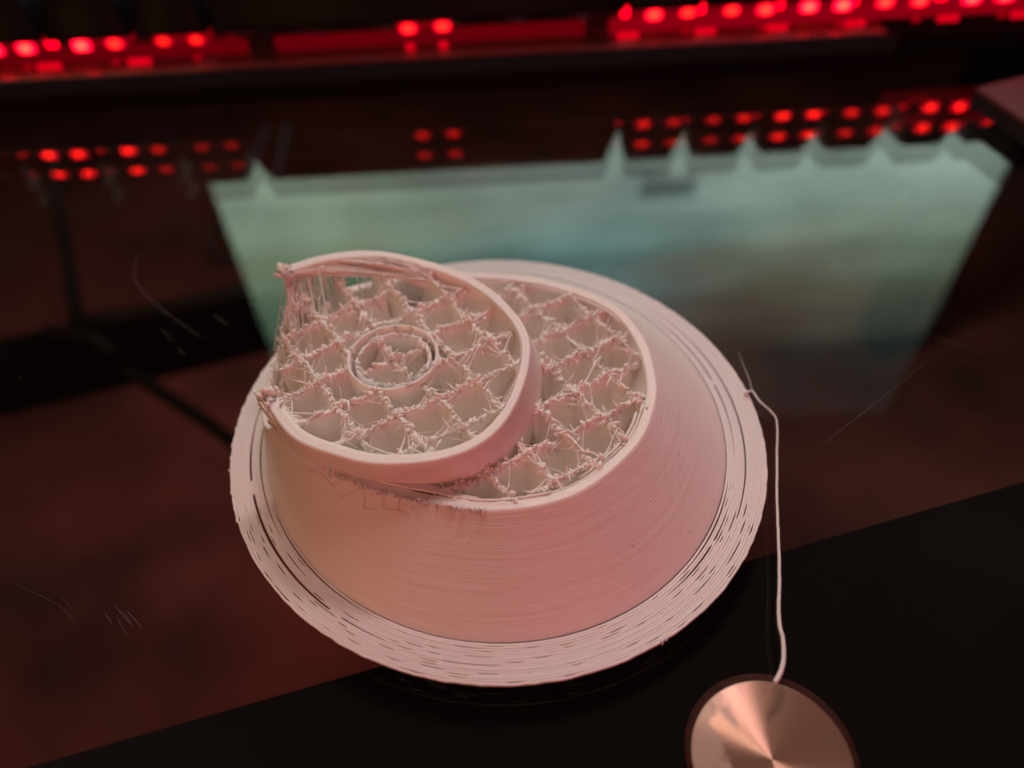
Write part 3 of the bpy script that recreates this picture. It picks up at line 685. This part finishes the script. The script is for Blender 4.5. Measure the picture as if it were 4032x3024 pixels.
for k in range(150):                                    # strands from the floating ring down to the infill behind it
    i = int((.70 + .29 * rng.random()) * (nR - 1)); q = RP[i]; d = rng.random() * 1.8
    a = (q[0] - RN[i][0] * d, q[1] - RN[i][1] * d, q[2] - .7)
    if rng.random() < .72:                              # running along, parallel to the ring, below it
        j = max(int(.70 * nR), i - int(20 + 40 * rng.random())); p2 = RP[j]; d2 = d + rng.random() * 2.0
        b = (p2[0] - RN[j][0] * d2, p2[1] - RN[j][1] * d2, p2[2] - 1.0 - 2.5 * rng.random()); thread(a, b, .07 + .24 * rng.random() ** 2, -.2, 8, .5)
    else:
        thread(a, (a[0] + rng.normal() * .8 + RN[i][0] * -1.0, a[1] - 1.5 + rng.normal() * .8, 8 + 4 * rng.random()), .06 + .1 * rng.random(), 0, 7, .2)
for k in range(9):                                      # loosened layers peeling off the front end of the ring
    i0, i1 = int(rng.random() * 4), int(12 + 22 * rng.random()); dd = .1 + .9 * rng.random(); dz = -.3 - 2.6 * rng.random()
    th_mb.tube([(RP[i][0] + RN[i][0] * dd * (1 - (i - i0) / (i1 - i0)) + RN[i][0] * .15, RP[i][1] + RN[i][1] * dd * (1 - (i - i0) / (i1 - i0)) + RN[i][1] * .15, RP[i][2] + dz * (1 - .3 * (i - i0) / (i1 - i0))) for i in range(i0, i1, 2)], np.linspace(.26, .04, len(range(i0, i1, 2))), 6)
for cx_, cy_, cz_, n_ in ((-37.3, 103.0, 19.2, 5), (-36.6, 77.6, 16.6, 3)):   # curled knots at both torn ends
    for k in range(n_):
        r_ = .4 + .8 * rng.random(); a0 = rng.random() * 6; tl = rng.normal(size=2) * .5
        th_mb.tube([(cx_ + rng.normal() * .05 + r_ * math.cos(a0 + a), cy_ + r_ * math.sin(a0 + a) * (.6 + .3 * tl[0]), cz_ + .5 * tl[1] + .5 * math.sin(a * 2 + a0)) for a in np.linspace(0, 4.4, 14)], .20 + .18 * rng.random(), 6)
    for k in range(9): blob(th_mb, (cx_ + rng.normal() * .8, cy_ + rng.normal() * .7, cz_ + rng.normal() * .5), .3 + .4 * rng.random())
for k in range(70):                                     # strands hanging from the raised tip into the torn side
    i = int((.86 + .135 * rng.random()) * (nR - 1)); q = RP[i]; d = .2 + 1.4 * rng.random()
    a = np.array([q[0] - RN[i][0] * d, q[1] - RN[i][1] * d, q[2] - .5]); b = np.array([a[0] + .5 + rng.normal() * 1.1, a[1] - 5.0 - 6.0 * rng.random(), 9.0 + 5.5 * rng.random()])
    thread(a, b, .05 + .12 * rng.random() ** 2, .1, 8, .3, .3)
th_o = th_mb.build('strand', M_strand, fp); tag(th_o, kind='stuff')
# torn sheets of half-bonded strands at the left
def sheet(p0, p1, zlo, zhi, seed, n=58):
    mb = MB(); p0, p1 = np.array(p0), np.array(p1)
    d = (p1 - p0) / np.linalg.norm(p1 - p0); nn = np.array([-d[1], d[0]])
    for i in range(n):
        u = (i + rng.random() * .5) / n; q = p0 * (1 - u) + p1 * u + nn * rng.normal() * .12
        top = zlo + (zhi(u) - zlo) * (.72 + .28 * rng.random()); P = [(q[0] + nn[0] * .25 * nz(u * 6, k, seed), q[1] + nn[1] * .25 * nz(u * 6, k, seed), zlo + (top - zlo) * k / 6) for k in range(7)]
        w_ = np.linalg.norm(p1 - p0) / n
        mb.tube(P, [w_ * (.55 + .12 * rng.normal()) * (1 - .8 * (k / 6) ** 2.5) for k in range(7)], 5)
        if rng.random() < .25: blob(mb, (q[0], q[1], top), .12 + .12 * rng.random())
    return mb.build('strand_sheet', M_strand, fp)
sheet((-37.6, 80.5), (-31.0, 70.8), 1.5, lambda u: 13.4 + 2.2 * u, 2.0)
sheet((-38.6, 88.5), (-38.0, 81.5), 1.5, lambda u: 12.2 + 1.0 * u, 3.0)
sheet((-37.2, 101.0), (-38.4, 90.0), 1.5, lambda u: 17.6 - 5.0 * u, 4.0, 70)
sheet((-33.8, 99.0), (-30.0, 91.5), 1.5, lambda u: 18.2 - 3.0 * u, 5.0, 40)
# ---- faint reddish squiggles on the wall below the ring
M_mark = simple('reddish_squiggle', (0.84, 0.72, 0.65), 0.5, 0, 0.1, 900)
mb = MB()
for st in [[(-31.26, 68.35, 10.2), (-30.28, 67.48, 10.4), (-28.4, 66.52, 11.1), (-27.25, 65.46, 10.9), (-26.12, 64.41, 10.7), (-24.6, 64.48, 11.8)], [(-25.03, 63.11, 10.2), (-24.78, 62.68, 9.9), (-23.9, 62.83, 10.5), (-22.74, 62.9, 11.2), (-21.87, 63.05, 11.8)], [(-21.6, 62.79, 11.7), (-21.27, 61.78, 10.9), (-21.59, 60.96, 10.1), (-20.95, 60.53, 9.9), (-20.25, 60.47, 10.2)], [(-20.01, 62.79, 12.0), (-20.56, 62.0, 11.4), (-20.26, 62.09, 11.7)], [(-18.31, 62.37, 12.0), (-18.74, 61.21, 11.5), (-18.69, 60.46, 10.8), (-18.91, 60.13, 10.4)], [(-16.73, 61.65, 12.0), (-16.23, 60.78, 11.9), (-16.63, 59.98, 11.1), (-16.15, 59.46, 10.7), (-15.12, 58.87, 10.6)], [(-18.51, 60.04, 10.5), (-16.92, 59.66, 10.7), (-16.15, 59.4, 10.7)]]:
    mb.tube(catmull(st, 20), .12, 5)
mb.build('squiggle_mark', M_mark, fp)
# ---- tail of filament trailing off the brim over the metal pad
tail = [(39.6, 86.2, .5), (40.9, 86.5, .9), (41.5, 83.9, 1.2), (43.0, 81.3, 1.0), (43.2, 79.1, .8), (41.6, 73.1, .6), (39.1, 63.8, .5), (37.6, 57.4, .4), (36.1, 51.5, .4), (35.0, 47.9, .4), (34.3, 45.0, .4), (34.15, 42.6, .4), (33.4, 39.9, .4), (32.5, 38.3, .4), (31.6, 37.3, .4)]
P = catmull(tail, 110); rad = np.interp(np.linspace(0, 1, 111), [0, .1, .3, .5, .7, 1], [.22, .16, .17, .23, .28, .32])
P = P + rng.normal(size=P.shape) * .018
mb = MB(); mb.tube(P, [r_ * (1 + .10 * nz(i * .5, 0, 0)) for i, r_ in enumerate(rad)], 8)
mb.tube(catmull([(40.9, 86.5, .9), (40.8, 88.5, 1.6), (40.3, 92.0, 2.4), (40.1, 94, 2.8)], 12), np.linspace(.1, .02, 13), 5)
blob(mb, (39.9, 86.1, .6), .5); blob(mb, (40.9, 86.6, .9), .35)
mb.build('filament_tail', M_pla, fp)
